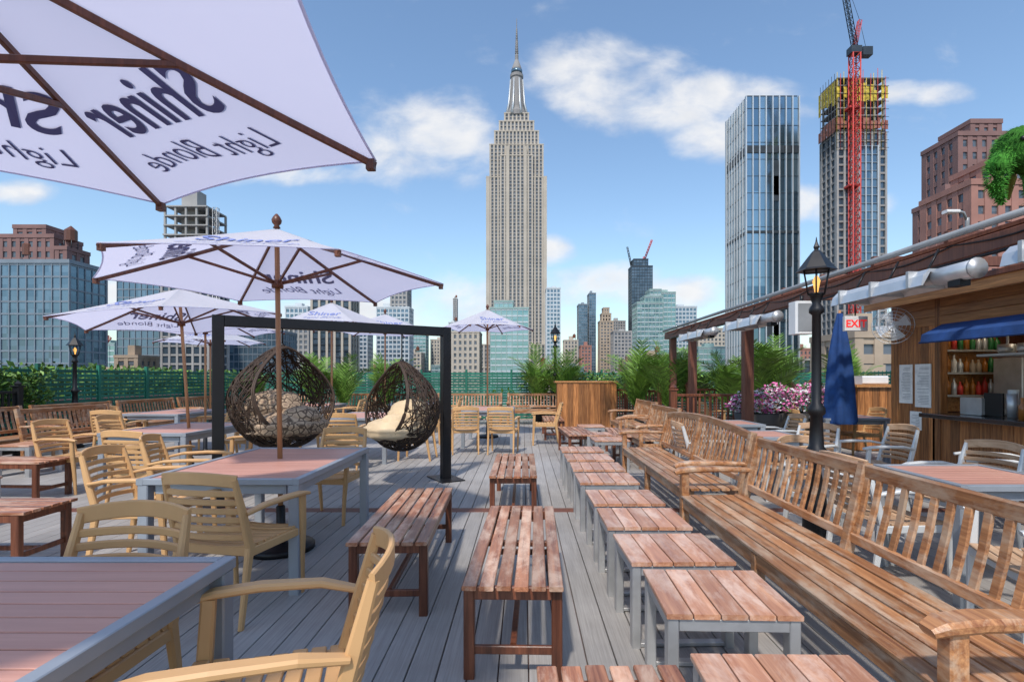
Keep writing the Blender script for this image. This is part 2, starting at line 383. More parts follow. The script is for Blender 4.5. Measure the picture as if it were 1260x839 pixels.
# ------------------------------------------------------------------ umbrellas
def textmesh(body,size,shear=0,off=.004):
    c=bpy.data.curves.new('t','FONT'); c.body=body; c.size=size; c.align_x='CENTER'; c.shear=shear; c.offset=off
    c.resolution_u=4
    o=bpy.data.objects.new('t',c); scene.collection.objects.link(o)
    dg=bpy.context.evaluated_depsgraph_get(); me=bpy.data.meshes.new_from_object(o.evaluated_get(dg))
    vs=[v.co.copy() for v in me.vertices]; fs=[tuple(p.vertices) for p in me.polygons]
    bpy.data.objects.remove(o); bpy.data.meshes.remove(me); return vs,fs
T1=textmesh('Shiner',.34,0,.004); T1=([Vector((v.x*.80,v.y*1.0,0)) for v in T1[0]],T1[1]); T2=textmesh('Light Blonde',.15,.5,-.0015)
T2=([Vector((v.x*1.05,v.y*1.25+.02*math.sin(v.x*9),0)) for v in T2[0]],T2[1])
def umbrella(loc,Rd,zr,za,ang0,tilt=(0,0),pole_r=.02,panels=(0,2,4),tm=TEXTM):
    b=MB(); A=Vector((0,0,za)); n=6
    C=[Vector((Rd*math.cos(math.radians(ang0+60*i)),Rd*math.sin(math.radians(ang0+60*i)),zr)) for i in range(n)]
    def pt(i,s,t,off=0):
        e=C[i].lerp(C[(i+1)%n],s); q=4*s*(1-s)
        e2=Vector((e.x*(1-.035*q),e.y*(1-.035*q),e.z+.02*q))
        p=A.lerp(e2,t); p.z-= .05*math.sin(math.pi*min(t,1))*(.3+.7*q)*.6
        nrm=(C[(i+1)%n]-A).cross(C[i]-A).normalized()
        if nrm.z<0: nrm=-nrm
        return p+nrm*off
    S=10;T=12
    for i in range(n):
        vs=[pt(i,a/S,.02+.98*t/T) for t in range(T+1) for a in range(S+1)]
        fs=[(t*(S+1)+a,t*(S+1)+a+1,(t+1)*(S+1)+a+1,(t+1)*(S+1)+a) for t in range(T) for a in range(S)]
        b.add(vs,fs,FAB,True)
        b.tube([pt(i,a/S,1,0) for a in range(S+1)],.005,FAB,5)
        if i in panels:
          for (vv,ff),r0 in ((T1,.68),(T2,.86)):
            for off in(-.006,.006):
                out=[]
                for v in vv:
                    rr=(r0*Rd*.866-v.y*Rd/1.35*.95)/(Rd*.866); rr=max(rr,.05)
                    s=.5+(v.x*Rd/1.35*.95)/(rr*Rd); out.append(pt(i,max(0,min(1,s)),rr,off))
                b.add(out,ff,tm)
        P=[pt(i,0,t/8,0)+Vector((0,0,-.02)) for t in range(9)]
        b.sweep(P,.018,.026,RIBW,(0,0,1),.003)
        mid=P[4]; run=Vector((0,0,za-.50*(za-zr)-.24))
        b.sweep([mid,run+(mid-run).normalized()*.03],.016,.022,RIBW,(0,0,1),.003)
        b.box(tuple(C[i]*.985+Vector((0,0,zr*.015-.022))),(.035,.035,.04),RIBW)
    b.lathe([(.045,-.03),(.045,.03)],(0,0,za-.50*(za-zr)-.24),RIBW,10)
    b.lathe([(.05,-.05),(.05,0)],(0,0,za-.02),RIBW,10)
    b.lathe([(.01,0),(.03,.01),(.018,.03),(.035,.05),(.04,.075),(.028,.10),(.008,.125)],(0,0,za-.005),RIBW,12)
    b.lathe([(pole_r,0),(pole_r,za-.03)],(0,0,0),POLEW,10)
    b.lathe([(.26,0),(.26,.035),(.24,.05),(.05,.06),(.035,.09),(.035,.35),(.025,.36)],(0,0,.003),BLACK,24)
    o=b.obj('patio_umbrella',loc); o.rotation_euler=(math.radians(tilt[0]),math.radians(tilt[1]),0); return o
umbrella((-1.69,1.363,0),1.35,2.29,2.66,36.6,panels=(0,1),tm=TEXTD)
umbrella((-1.98,4.32,0),1.34,2.19,2.62,10,(0,-.8),panels=(1,3,4,5))
umbrella((-4.35,6.95,0),1.38,2.14,2.58,-5,(0,-4))
umbrella((-5.9,9.8,0),1.35,2.28,2.68,20)
umbrella((-3.81,10.5,0),1.2,2.42,2.9,8)
umbrella((-3.35,12.8,0),1.3,2.5,2.95,22)
umbrella((-.85,12.5,0),1.12,2.56,3.02,14)
umbrella((-8.0,13.5,0),1.3,2.3,2.7,14)
# ------------------------------------------------------------------ hanging egg chairs + frame
PL=Vector((-3.41,5.9,0)); PR=Vector((-1.08,7.34,0)); d=(PR-PL); dl=d.length; ang=math.degrees(math.atan2(d.y,d.x))
b=MB(); w=.12
b.box((0,0,1.05),(w,w,2.1),BLACK,.006); b.box((dl,0,1.05),(w,w,2.1),BLACK,.006)
b.box((dl/2,0,2.04),(dl-.124,w-.004,.12),BLACK,.006)
for x in(0,dl): b.box((x,0,.008),(.34,.55,.014),BLACK,.003)
b.obj('hanging_chair_frame',PL,ang)
def eggchair(name,c,ztop,Rr,H,openang,cush,n=120,zb=2.02,seed=3):
    e=bpy.data.objects.new(name,None); scene.collection.objects.link(e); e.location=c
    b=MB(); od=Vector((math.cos(math.radians(openang))*.95,math.sin(math.radians(openang))*.95,.22)).normalized()
    lim=.48
    def mp(p,k=1):
        z=p.z; t=1-.50*max(0,z)**1.6
        return Vector((p.x*Rr*t*k,p.y*Rr*t*k,ztop-H/2+z*H/2*k))
    rnd=random.Random(seed)
    for q in range(n):
        ax=Vector((rnd.gauss(0,1),rnd.gauss(0,1),rnd.gauss(0,.7))).normalized()
        a=ax.orthogonal().normalized(); bb=ax.cross(a); h=rnd.uniform(-.55,.55); rr=math.sqrt(1-h*h); run=[]
        for k in range(61):
            t=2*math.pi*k/60; p=ax*h+(a*math.cos(t)+bb*math.sin(t))*rr
            if p.dot(od)>lim:
                if len(run)>2: b.tube(run,.006,WICK,4)
                run=[]
            else: run.append(mp(p,rnd.uniform(.99,1.01)))
        if len(run)>2: b.tube(run,.006,WICK,4)
    a=od.orthogonal().normalized(); bb=od.cross(a)
    for off in (0,.03): b.tube([mp((od*(lim+off)+(a*math.cos(t*.13)+bb*math.sin(t*.13))*math.sqrt(1-(lim+off)**2)).normalized()) for t in range(49)],.014,WICK,6)
    b.obj('wicker_shell',parent=e)
    b=MB(); b.tube([(0,0,ztop-.02),(0,0,zb)],.009,BLACK,6)
    b.lathe([(.02,0),(.035,.02),(.02,.05)],(0,0,ztop-.02),BLACK,8); b.obj('hanging_rope',parent=e)
    b=MB()
    def tuft(dv): return 1+.06*math.sin(dv.x*9)*math.sin(dv.y*9+1)+.05*math.sin(dv.z*12)
    b.ell((od.x*.10,od.y*.10,ztop-H*.76),(Rr*.80,Rr*.80,H*.14),cush,28,16,tuft)
    ba=-od
    b.ell((ba.x*Rr*.30,ba.y*Rr*.30,ztop-H*.62),(Rr*.58,Rr*.58,H*.20),cush,28,16,tuft)
    b.ell((od.x*.22+.10,od.y*.22,ztop-H*.68),(Rr*.38,Rr*.38,H*.11),cush,20,12,tuft)
    b.obj('cushion',parent=e)
p1=PL.lerp(PR,.24); p2=PL.lerp(PR,.76)
eggchair('hanging_egg_chair',(p1.x,p1.y,0),1.78,.58,1.22,-35,LCUSH,95)
eggchair('hanging_egg_chair',(p2.x+.03,p2.y,0),1.62,.50,1.18,-130,CUSH,100,seed=8)
# ------------------------------------------------------------------ deck
b=MB(); wv=.145; x=-9.4
while x<10:
    for y0,y1 in ((-3,5.52),(5.70,17.6)):
        b.sweep([(x+wv/2,y0,-.0125),(x+wv/2,y1,-.0125)],wv-.006,.025,DECK,(0,0,1),.003)
    x+=wv
b.obj('deck_floor')
b=MB(); b.box((.3,5.61,-.0125),(19.4,.165,.025),PERG,.003); b.obj('deck_seam_board')
b=MB(); b.rb(-9.6,10.3,-3.2,17.8,-75,-.03,DBRICK); b.obj('host_building')
def fence(name,pts,h,step=1.5,mat=FENCEG,z0=.0,dense=.09,slat=.05):
    b=MB()
    for (xa,ya),(xb,yb) in zip(pts[:-1],pts[1:]):
        L=math.hypot(xb-xa,yb-ya); dx,dy=(xb-xa)/L,(yb-ya)/L; n=max(1,round(L/step))
        for i in range(n+1):
            px,py=xa+dx*L*i/n,ya+dy*L*i/n
            b.box((px,py,(z0+h+.08)/2),(.07,.07,h+.08-z0),mat,.005)
        z=z0+.1
        while z<h:
            b.sweep([(xa,ya,z),(xb,yb,z)],.012,slat,mat,(0,0,1),.002); z+=dense
        k=int(L/.16)
        for i in range(k):
            px,py=xa+dx*L*(i+.5)/k-dy*.012,ya+dy*L*(i+.5)/k+dx*.012
            b.sweep([(px,py,z0+.05),(px,py,h)],.02,.02,mat,(0,1,0),.002)
    return b.obj(name)
fence('green_screen_fence',[(-9.3,-3),(-9.3,17.4),(10,17.4),(10,8)],1.60,slat=.065)
def rail(name,pts,h,mat,caps=False,step=1.6,zb=.12,sp=.11):
    b=MB()
    for (xa,ya),(xb,yb) in zip(pts[:-1],pts[1:]):
        L=math.hypot(xb-xa,yb-ya); dx,dy=(xb-xa)/L,(yb-ya)/L; n=max(1,round(L/step))
        for i in range(n+1):
            px,py=xa+dx*L*i/n,ya+dy*L*i/n
            b.box((px,py,h/2+.03),(.11,.11,h+.06),mat,.008)
            if caps:
                b.box((px,py,h+.075),(.15,.15,.031),mat,.008); b.lathe([(.06,0),(.07,.03),(.0,.09)],(px,py,h+.09),mat,4,False)
        b.sweep([(xa,ya,h-.03),(xb,yb,h-.03)],.07,.05,mat,(0,0,1),.005); b.sweep([(xa,ya,zb),(xb,yb,zb)],.05,.05,mat,(0,0,1),.005)
        k=int(L/sp)
        for i in range(k):
            px,py=xa+dx*L*(i+.5)/k,ya+dy*L*(i+.5)/k
            b.sweep([(px,py,zb),(px,py,h-.04)],.03,.03,mat,(0,1,0),.003)
    return b.obj(name)
rail('wood_railing',[(2.9,10.2),(5.0,10.2)],1.1,TEAKD,True); rail('wood_railing',[(3.4,13.2),(2.2,15.6)],1.1,TEAKD,True)
rail('wood_railing',[(4.0,12.8),(6.5,12.8)],1.15,TEAKD,True); rail('black_railing',[(-8.9,3.0),(-8.9,9.3)],1.18,BLACK,True,3.1)
rail('wood_railing',[(6.4,14.5),(9.4,14.5)],1.2,TEAKD,True)
b=MB()
for i in range(11): b.box((1.0+i*.15,14.6,.63),(.146,.05,1.26),BARW,.004)
b.box((1.75,14.95,1.29),(1.75,.8,.05),BARWX,.006); b.rb(.95,2.55,14.64,15.3,0,1.25,BARW); b.obj('wooden_cabinet')
b=MB()
for i in range(6): b.box((6.45+i*.14,10.1,.62),(.135,.04,1.2),BARW,.004)
for i in range(6): b.box((6.38,10.2+i*.14,.62),(.04,.135,1.2),BARW,.004)
b.rb(6.41,7.25,10.14,11.1,0,1.15,BARW); b.box((6.82,10.55,1.25),(.98,1.05,.05),BARWX,.006); b.box((6.8,10.4,1.36),(.5,.4,.16),WHITE,.02); b.obj('service_station')
# ------------------------------------------------------------------ pergola, heaters
b=MB()
b.box((3.65,7.6,2.44),(.14,11.6,.13),PERG,.006); b.box((3.76,7.6,2.535),(.32,11.7,.035),PERG,.004)
for y in(8.6,11.4,12.9): b.box((3.65,y,1.19),(.15,.15,2.37),PERG,.008)
b.box((3.65,1.9,1.19),(.15,.15,2.37),PERG,.008)
for i in range(6): b.box((4.45,2.6+i*.95,2.60),(1.7,.05,.10),PERG,.004)
b.tube([(3.53,1.9,2.575),(3.53,13.3,2.575)],.03,PIPEG,8)
b.tube([(3.56,1.9,2.36),(3.56,6.9,2.335),(3.56,12.8,2.36)],.012,BLACK,6)
for i in range(10): # sagging cable between fixings
    y=2.2+i*1.1; b.tube([(3.57,y+1.1*k/6,2.50-.05*math.sin(math.pi*k/6)) for k in range(7)],.007,BLACK,5)
b.obj('pergola')
def heater(x,y0,y1,z):
    b=MB(); L=y1-y0
    P=[(-.16,-.065),(-.14,.02),(-.09,.07),(.09,.07),(.14,.02),(.16,-.065),(.145,-.065),(.085,.045),(-.085,.045),(-.145,-.065)]; k=len(P)
    vs=[(px,q,pz) for q in(0,L) for px,pz in P]; fs=[(j,(j+1)%k,k+(j+1)%k,k+j) for j in range(k)]+[tuple(range(k)),tuple(range(2*k-1,k-1,-1))]
    b.add(vs,fs,SILVER); b.tube([(0,.02,-.01),(0,L-.02,-.01)],.04,STEEL,12)
    b.tube([(-.02,-.36,.0),(-.02,.0,.0)],.07,SILVER,14); b.tube([(-.02,-.37,0),(-.02,-.355,0)],.078,STEEL,14); b.box((-.02,-.2,-.085),(.08,.12,.05),BLACK,.004)
    for q in(.15,L/2,L-.15):
        b.tube([(0,q,.07),(.1,q,.26)],.01,BLACK,5); b.box((0,q,0.005),(.33,.03,.14),STEEL,.004)
    b.obj('patio_heater',(x,y0,z))
heater(3.36,4.25,5.5,2.21); heater(3.36,2.3,3.55,2.21); heater(3.36,7.3,8.5,2.21); heater(3.36,9.6,11,2.22)
b=MB(); b.box((0,0,0),(.24,.22,.40),WHITE,.03); b.tube([(0,0,.18),(0,0,.28)],.02,BLACK,6); b.box((0,-.112,0),(.2,.006,.34),PIPEG,.002); b.obj('loudspeaker',(3.45,6.55,2.14))
# ------------------------------------------------------------------ bar building
bar=bpy.data.objects.new('bar_kiosk',None); scene.collection.objects.link(bar)
X0=5.2
b=MB(); y=2.0
while y<6.6:
    b.box((X0,y+.07,.46),(.035,.134,.9),BARW,.004); y+=.138
y=6.62
while y<7.35:
    b.box((X0,y+.07,1.22),(.035,.134,2.44),BARW,.004); y+=.138
z=2.06
while z<2.42: b.box((X0-.01,4.65,z+.055),(.035,5.4,.106),BARWX,.004); z+=.11
for i in range(20): b.box((X0+.08+i*.138,7.38,1.22),(.134,.035,2.44),BARW,.004)
b.box((X0+.02,6.6,1.22),(.1,.09,2.44),BARW,.006); b.box((X0+.02,7.36,1.22),(.09,.1,2.44),BARW,.006)
b.obj('walls',parent=bar)
b=MB(); b.box((6.5,4.7,2.50),(3.2,5.9,.06),PERG,.005); b.box((4.95,4.7,2.43),(.04,5.9,.16),BARWX,.004); b.rb(5.25,8,7.3,7.34,0,2.4,PERG); b.rb(7.9,8,2,7.3,0,2.4,STEEL)
b.rb(5.3,7.9,2,7.3,-.02,.01,CONC); b.obj('roof',parent=bar)
b=MB(); b.box((5.25,4.3,.94),(.62,4.6,.05),COUNTER,.006); b.rb(6.5,7.1,2,7.2,.0,.9,STEEL); b.rb(6.45,7.1,2,7.2,.9,.94,COUNTER); b.rb(7.0,7.1,2,7.2,.95,2.3,BARW)
b.rb(6.75,6.98,2.5,7.0,1.3,1.33,BARWX); b.rb(6.75,6.98,2.5,7.0,1.65,1.68,BARWX)
b.rb(5.6,6.4,7.14,7.28,.95,2.3,BARWX)
for sz in(1.15,1.45,1.75): b.rb(5.45,6.4,6.98,7.13,sz,sz+.025,STEEL)
rn=random.Random(5); BOT=[WHITE,AMB,GRNG,REDG,SILVER,AMB,LBRICK]
def bottle(x,y,z,h): b.lathe([(.033,0),(.035,h*.6),(.013,h*.8),(.013,h)],(x,y,z),rn.choice(BOT),8)
for sz in(1.175,1.475,1.775):
    for i in range(11): bottle(5.5+i*.082,7.05,sz+.002,rn.uniform(.17,.25))
for sz in(.94,1.33,1.68):
    for i in range(27): bottle(6.86,2.7+i*.155,sz+.002,rn.uniform(.16,.26))
for i in range(12):
    b.lathe([(.04,0),(.05,.22+.04*(i%3))],(5.32+.12*(i%2),4.6+i*.115,.967),[WHITE,SILVER,WHITE][i%3],10)
for i in range(9): bottle(5.12,4.3+i*.09+(.4 if i>4 else 0),.967,.23)
b.box((5.4,6.2,1.07),(.3,.3,.2),STEEL,.01); b.box((5.5,4.2,1.13),(.35,.4,.32),BLACK,.02); b.box((6.2,6.55,1.3),(.4,.4,.7),STEEL,.01); b.box((5.3,5.95,1.10),(.03,.24,.26),BLACK,.006)
b.box((5.5,4.95,1.66),(.45,2.4,.03),STEEL,.004)
for yy in(3.9,6.0): b.box((5.5,yy,1.86),(.02,.02,.4),STEEL,.002)
for i in range(9):
    yy=4.0+i*.24
    if i%3==0: b.box((5.45,yy,1.71),(.3,.2,.06),[PAPER,SILVER,WHITE][i//3],.004); b.box((5.45,yy,1.755),(.26,.17,.03),WHITE,.004)
    else: b.lathe([(.07,0),(.09,.03),(.08,.10)],(5.42,yy,1.677),[WHITE,SILVER,STEEL][i%3],12)
b.box((5.75,4.8,2.36),(.12,4.0,.03),BARFILL,.004)  # added glowing strip, only there to brighten the dark bar interior
b.obj('counter_and_stock',parent=bar)
b=MB(); N=24; vs=[]
for k,(px,pz) in enumerate([(X0-.05,2.06),(X0-.30,1.93),(X0-.33,1.83)]):
    for i in range(N+1): vs.append((px+(.012*math.sin(i*1.9) if k==2 else 0),2.1+4.4*i/N,pz))
b.add(vs,[(k*(N+1)+i,k*(N+1)+i+1,(k+1)*(N+1)+i+1,(k+1)*(N+1)+i) for k in range(2) for i in range(N)],BLUEC,False)
b.tube([(X0-.33,2.1,1.83),(X0-.33,6.5,1.83)],.012,BLUEC,6); b.obj('blue_awning',parent=bar)
b=MB()
for yy,zz,ww,hh in [(6.70,1.3,.27,.56),(7.02,1.32,.24,.52),(6.86,.84,.2,.24)]:
    b.box((X0-.028,yy+ww/2,zz),(.012,ww,hh),PAPER,.001)
    q=zz+hh/2-.05
    while q>zz-hh/2+.04: b.rb(X0-.0365,X0-.035,yy+.03,yy+ww-.03-rn.uniform(0,.08),q,q+.005,PIPEG); q-=.02 if rn.random()<.8 else .045
b.obj('menu_boards',parent=bar)
b=MB(); b.lathe([(.0,0),(.02,0),(.02,.2),(.0,.2)],(0,0,-.2),WHITE,8)
for k in range(5):
    r=.06+.045*k; b.tube([(r*math.cos(t*.3),-.08+.0,r*math.sin(t*.3)) for t in range(21)],.004,SILVER,4,closed=True)
for k in range(14):
    a=k*2*math.pi/14; b.tube([(.04*math.cos(a),-.09,.04*math.sin(a)),(.25*math.cos(a),-.06,.25*math.sin(a))],.003,SILVER,4)
for k in range(4):
    a=k*math.pi/2; b.add([(0,-.05,0),(.2*math.cos(a),-.03,.2*math.sin(a)),(.2*math.cos(a+.8),-.07,.2*math.sin(a+.8))],[(0,1,2)],SILVER)
b.lathe([(.07,0),(.07,.12)],(0,.02,-.06),WHITE,10); b.obj('wall_fan',(5.0,7.15,2.1),-35)
b=MB(); b.box((0,0,0),(.34,.05,.22),WHITE,.008); vs,fs=textmesh('EXIT',.15)
b.add([(v.x,-.028,v.y-.05) for v in vs],fs,EXITR); b.tube([(0,0,.1),(0,0,.4)],.01,BLACK,6); b.obj('exit_sign',(4.9,7.8,2.20))
b=MB(); b.box((4.9,7.8,2.6),(2.5,.08,.1),PERG,.004); b.box((6.1,7.8,1.28),(.1,.1,2.55),PERG,.005); b.obj('timber_frame')
b=MB(); vs=[]; N=24
prof=[(.03,2.45),(.07,2.2),(.12,1.8),(.15,1.4),(.17,1.0),(.19,.72),(.17,.66)]
for r,z in prof:
    for j in range(N):
        a=2*math.pi*j/N; rr=1.25*r*(1+.22*math.cos(a*6)); vs.append((rr*math.cos(a),rr*math.sin(a),z))
b.add(vs,[(i*N+j,i*N+(j+1)%N,(i+1)*N+(j+1)%N,(i+1)*N+j) for i in range(len(prof)-1) for j in range(N)],BLUEC,True)
b.lathe([(.02,0),(.02,2.5)],(0,0,0),POLEW,8); b.lathe([(.25,0),(.25,.06),(.04,.08)],(0,0,.004),BLACK,16); b.obj('closed_patio_umbrella',(5.15,8.6,0))
# ------------------------------------------------------------------ lamp posts
def lamppost(loc,s=1,h=2.05,name='lamp_post'):
    b=MB(); M=BLACK
    b.lathe([(.15,0),(.15,.05),(.11,.08),(.10,.3),(.12,.33),(.075,.4),(.06,.75),(.085,.78),(.085,.82),(.055,.86),(.045,1.1),(.065,1.12),(.065,1.16),(.038,1.2),(.032,h-.15),(.055,h-.13),(.055,h-.1),(.03,h-.06),(.05,h),(.06,h+.01)],(0,0,0),M,14)
    for k in range(6):
        a=k*math.pi/3; a2=a+math.pi/3
        p=lambda r,q,z:(r*math.cos(q),r*math.sin(q),h+z)
        b.tube([p(.065,a,.01),p(.10,a,.2)],.007,BLACK,4)
        b.tube([p(.10,a,.2),p(.10,a2,.2)],.007,BLACK,4); b.tube([p(.065,a,.015),p(.065,a2,.015)],.007,BLACK,4)
    b.lathe([(.15,.2),(.135,.215),(.08,.29),(.035,.35),(.015,.37),(.022,.39),(.008,.43),(.002,.47)],(0,0,h),BLACK,6,False)
    b.lathe([(.012,.02),(.018,.06),(.03,.12),(.012,.16)],(0,0,h),BULB,8)
    o=b.obj(name,loc); o.scale=(s,s,s)
lamppost((2.33,4.2,0)); lamppost((1.0,16.6,0),1.3,1.95); lamppost((-9.0,10.6,0),1,1.85)
# ------------------------------------------------------------------ plants
def palm(loc,h,n=18,spread=.8,pot=True):
    b=MB()
    for i in range(n):
        a=U(0,6.28); L=h*U(.7,1.1); lean=U(.15,.9)*spread; P=[]
        for k in range(11):
            t=k/10; r=L*lean*(t**1.5); z=L*(1.15*t-.55*lean*t*t*t*1.3)
            P.append(Vector((r*math.cos(a),r*math.sin(a),z)))
        b.tube(P,.008,PALM,4,r1=.002)
        for k in range(2,11):
            for q in range(3):
                t=(k-1+q/3); i0=int(t); p=P[i0].lerp(P[min(i0+1,10)],t-i0); tg=(P[min(i0+1,10)]-P[max(i0-1,0)]).normalized()
                sd=tg.cross(Vector((0,0,1))); sd=sd.normalized() if sd.length>.01 else Vector((1,0,0))
                ll=h*.26*math.sin(math.pi*min(1,(t+1)/12))+.04
                for s in(-1,1):
                    dv=(sd*s+tg*.9+Vector((0,0,U(-.35,.15)))).normalized()*ll; wv=tg*.016
                    b.add([p-wv,p+wv,p+dv*.6+wv*.8,p+dv,p+dv*.6-wv*.8],[(0,1,2,3,4)],PALM)
    if pot: b.lathe([(.16,-.5),(.22,-.05),(.24,0),(.2,0),(.19,-.04),(0.01,-.04)],(0,0,0),PLNT,14)
    b.obj('areca_palm',loc)
for x,y,z,h in [(2.9,13.6,.5,1.75),(3.6,13.2,.5,1.7),(4.3,13.4,.5,1.5),(5.25,11.4,.5,1.75),(5.7,12.0,.5,1.5),(-6.0,15.2,.5,1.55),(-5.2,15.3,.5,1.55),(-4.0,15.5,.5,1.65),(.5,16.7,.5,1.8),(1.2,16.4,.5,1.75),(4.4,15.5,.5,1.7),(8.2,13.5,.5,1.6),(-7.9,15.5,.5,1.2),(4.9,12.6,.5,1.45)]:
    palm((x,y,z),h)
def foliage(name,c,r,n,mats,ls=.05,wt=None,clumps=14):
    b=MB(); cl=[(U(-.75,.75),U(-.75,.75),U(-.7,.7),U(.3,.6)) for _ in range(clumps)]
    for i in range(n):
        k=random.choice(cl); dv=Vector((random.gauss(0,1),random.gauss(0,1),random.gauss(0,1))).normalized()*k[3]*U(.6,1)
        p=Vector((c[0]+(k[0]+dv.x)*r[0],c[1]+(k[1]+dv.y)*r[1],c[2]+(k[2]+dv.z)*r[2]))
        a=Vector((random.gauss(0,1),random.gauss(0,1),random.gauss(0,1))).normalized(); q=a.orthogonal().normalized(); s=ls*U(.6,1.3)
        b.add([p-a*s,p+q*s*.5,p+a*s,p-q*s*.5],[(0,1,2,3)],random.choices(mats,wt)[0])
    return b.obj(name)
for x,y in [(4.05,9.1),(4.75,9.4)]:
    b=MB(); b.lathe([(.30,0),(.36,.55),(.40,.8),(.36,.8),(.34,.72),(.01,.72)],(x,y,0),PLNT,20); b.obj('flower_planter')
    foliage('flowering_petunias',(x,y,1.0),(.45,.42,.27),1700,[LEAF,PINK,WHF],.035,[4,4,3])
foliage('flowering_petunias',(7.3,13.8,1.0),(1.3,.4,.25),1600,[LEAF,PINK,WHF],.045,[4,5,1])
foliage('hedge',(-12.5,14.5,1.25),(1.6,9,.5),9000,[LEAF,PALM],.09,[2,1],60)
foliage('hedge',(4.5,17.0,1.2),(4.6,.3,.5),5000,[LEAF,PALM],.07,[3,1],50)
foliage('ivy',(-9.15,9.5,1.2),(.12,.8,.4),900,[LEAF,PALM],.05,[1,1])
b=MB(); b.rb(-15,-10.6,4,26,-75,.9,DBRICK); b.obj('neighbouring_brick_building')
# topiary bird
b=MB()
def fur(dv): return 1+.03*math.sin(dv.x*23+dv.z*17)+.03*math.sin(dv.y*29)
NP=[((1.3,.2,-.2),.42),((.95,.15,.25),.36),((.62,.08,.75),.28),((.42,0,1.15),.22),((.22,0,1.42),.2)]
b.tube([p for p,r in NP],[r for p,r in NP],TOPI,18)
b.ell((.12,0,1.36),(.27,.22,.26),TOPI,24,18,fur); b.ell((1.5,.2,-.2),(.9,.55,.6),TOPI,28,20,fur)
b.tube([(.0,0,1.33),(-.14,0,1.16),(-.17,0,.98),(-.09,0,.74)],[.15,.12,.085,.015],TOPI,12)
b.tube([(.10,0,1.2),(.0,0,1.05),(-.02,0,.80)],[.09,.06,.012],BEAK,12)
b.ell((-.02,-.18,1.42),(.03,.025,.03),BLACK,10,8)
rn=random.Random(9)
for i in range(6400):
    dv=Vector((rn.gauss(0,1),rn.gauss(0,1),rn.gauss(0,1))).normalized()
    if i%3==0: p=Vector((.12,0,1.36))+Vector((dv.x*.27,dv.y*.22,dv.z*.26))
    elif i%3==1:
        t=rn.uniform(0,2.9); k=int(t); f=t-k; BP=[((.0,0,1.33),.15),((-.14,0,1.16),.12),((-.17,0,.98),.085),((-.09,0,.74),.015)]
        p=Vector(BP[k][0]).lerp(Vector(BP[k+1][0]),f)+dv*(BP[k][1]+(BP[k+1][1]-BP[k][1])*f)
    else:
        t=rn.uniform(0,3.99); k=int(t); f=t-k
        c0=Vector(NP[k][0]).lerp(Vector(NP[k+1][0]),f); rr=NP[k][1]+(NP[k+1][1]-NP[k][1])*f; p=c0+dv*rr
    sd=dv.orthogonal().normalized()*.007; b.add([p-sd,p+sd,p+dv*.04+Vector((0,0,-.01))],[(0,1,2)],TOPI)
b.box((1.5,.2,-.45),(.5,.5,.95),BARWX,.01)
b.obj('topiary_bird',(5.53,6.0,2.62),0)
b=MB(); b.lathe([(.03,0),(.025,1.0),(.025,1.05)],(0,0,0),PIPEG,8); b.tube([(0,0,1.0),(-.05,0,1.12),(-.15,0,1.15)],.018,PIPEG,8); b.box((-.22,0,1.13),(.18,.1,.045),WHITE,.01); b.obj('flood_light',(6.05,7.2,2.53))
# ------------------------------------------------------------------ city
def tower(b,x0,x1,y0,y1,z0,z1,bay,fl,pier,span,dp,mp,ms,mg,roof=True):
    b.rb(x0+dp,x1-dp,y0+dp,y1-dp,z0,z1-.3,mg)
    nz=max(1,round((z1-z0)/fl)); f=(z1-z0)/nz
    if span>0:
        e=dp*.35
        for i in range(1,nz+1):
            z=z0+f*i; b.rb(x0+e,x1-e,y0+e,y1-e,z-span/2-.31,z+span/2-.31,ms)
    if pier>0:
        n=max(1,round((x1-x0-pier)/bay)); st=(x1-x0-pier)/n
        for i in range(n+1):
            xx=x0+st*i; b.rb(xx,xx+pier,y0,y0+dp*1.5,z0,z1,mp); b.rb(xx,xx+pier,y1-dp*1.5,y1,z0,z1,mp)
        n=max(1,round((y1-y0-pier-3.2*dp)/bay)); st=(y1-y0-pier-3.2*dp)/n
        for i in range(n+1):
            yy=y0+1.6*dp+st*i
            b.rb(x0+.01,x0+dp*1.5,yy,yy+pier,z0,z1-.02,mp); b.rb(x1-dp*1.5,x1-.01,yy,yy+pier,z0,z1-.02,mp)
    if roof: b.rb(x0-.15,x1+.15,y0-.15,y1+.15,z1-.02,z1+1.1,mp)
b=MB(); cx=-7.3; Y=560
def T(hw,y0,y1,za,zb,bay=4.0,pier=1.7): tower(b,cx-hw,cx+hw,y0,y1,za,zb,bay,3.7,pier,1.3,.9,STONE,STONEG,G_ESB)
T(46,Y-12,Y+60,-75,12); T(39,Y-6,Y+56,12,36); T(32.2,Y,Y+45,36,214); T(28.8,Y+1.5,Y+43,214,249); T(24,Y+3,Y+41,249,264); T(19,Y+6,Y+38,264,276); T(13.5,Y+9,Y+35,276,286)
tower(b,cx-17.5,cx+17.5,Y-2.2,Y+10,36,236,4.0,3.7,1.7,1.3,.9,STONE,STONEG,G_ESB)
for sx in(-1,1):
    b.rb(cx+sx*9.2-1.7,cx+sx*9.2+1.7,Y-3.1,Y,36,246,STONE)
    b.rb(cx+sx*30.3-1.9,cx+sx*30.3+1.9,Y-.7,Y+3,36,215,STONE)
c=(cx,Y+20,0); q=1.035
b.lathe([(r,z*q) for r,z in [(12,276),(12,281),(9.5,283),(8.6,286),(7.6,300),(6.6,312),(6.4,318),(7.2,319),(7.2,322),(5.6,323),(5.4,329),(4.0,333),(2.4,337),(1.9,338),(1.9,343),(1.5,344),(1.4,358),(.9,359),(.8,371),(.4,372),(.3,382)]],c,STONEG,16,False)
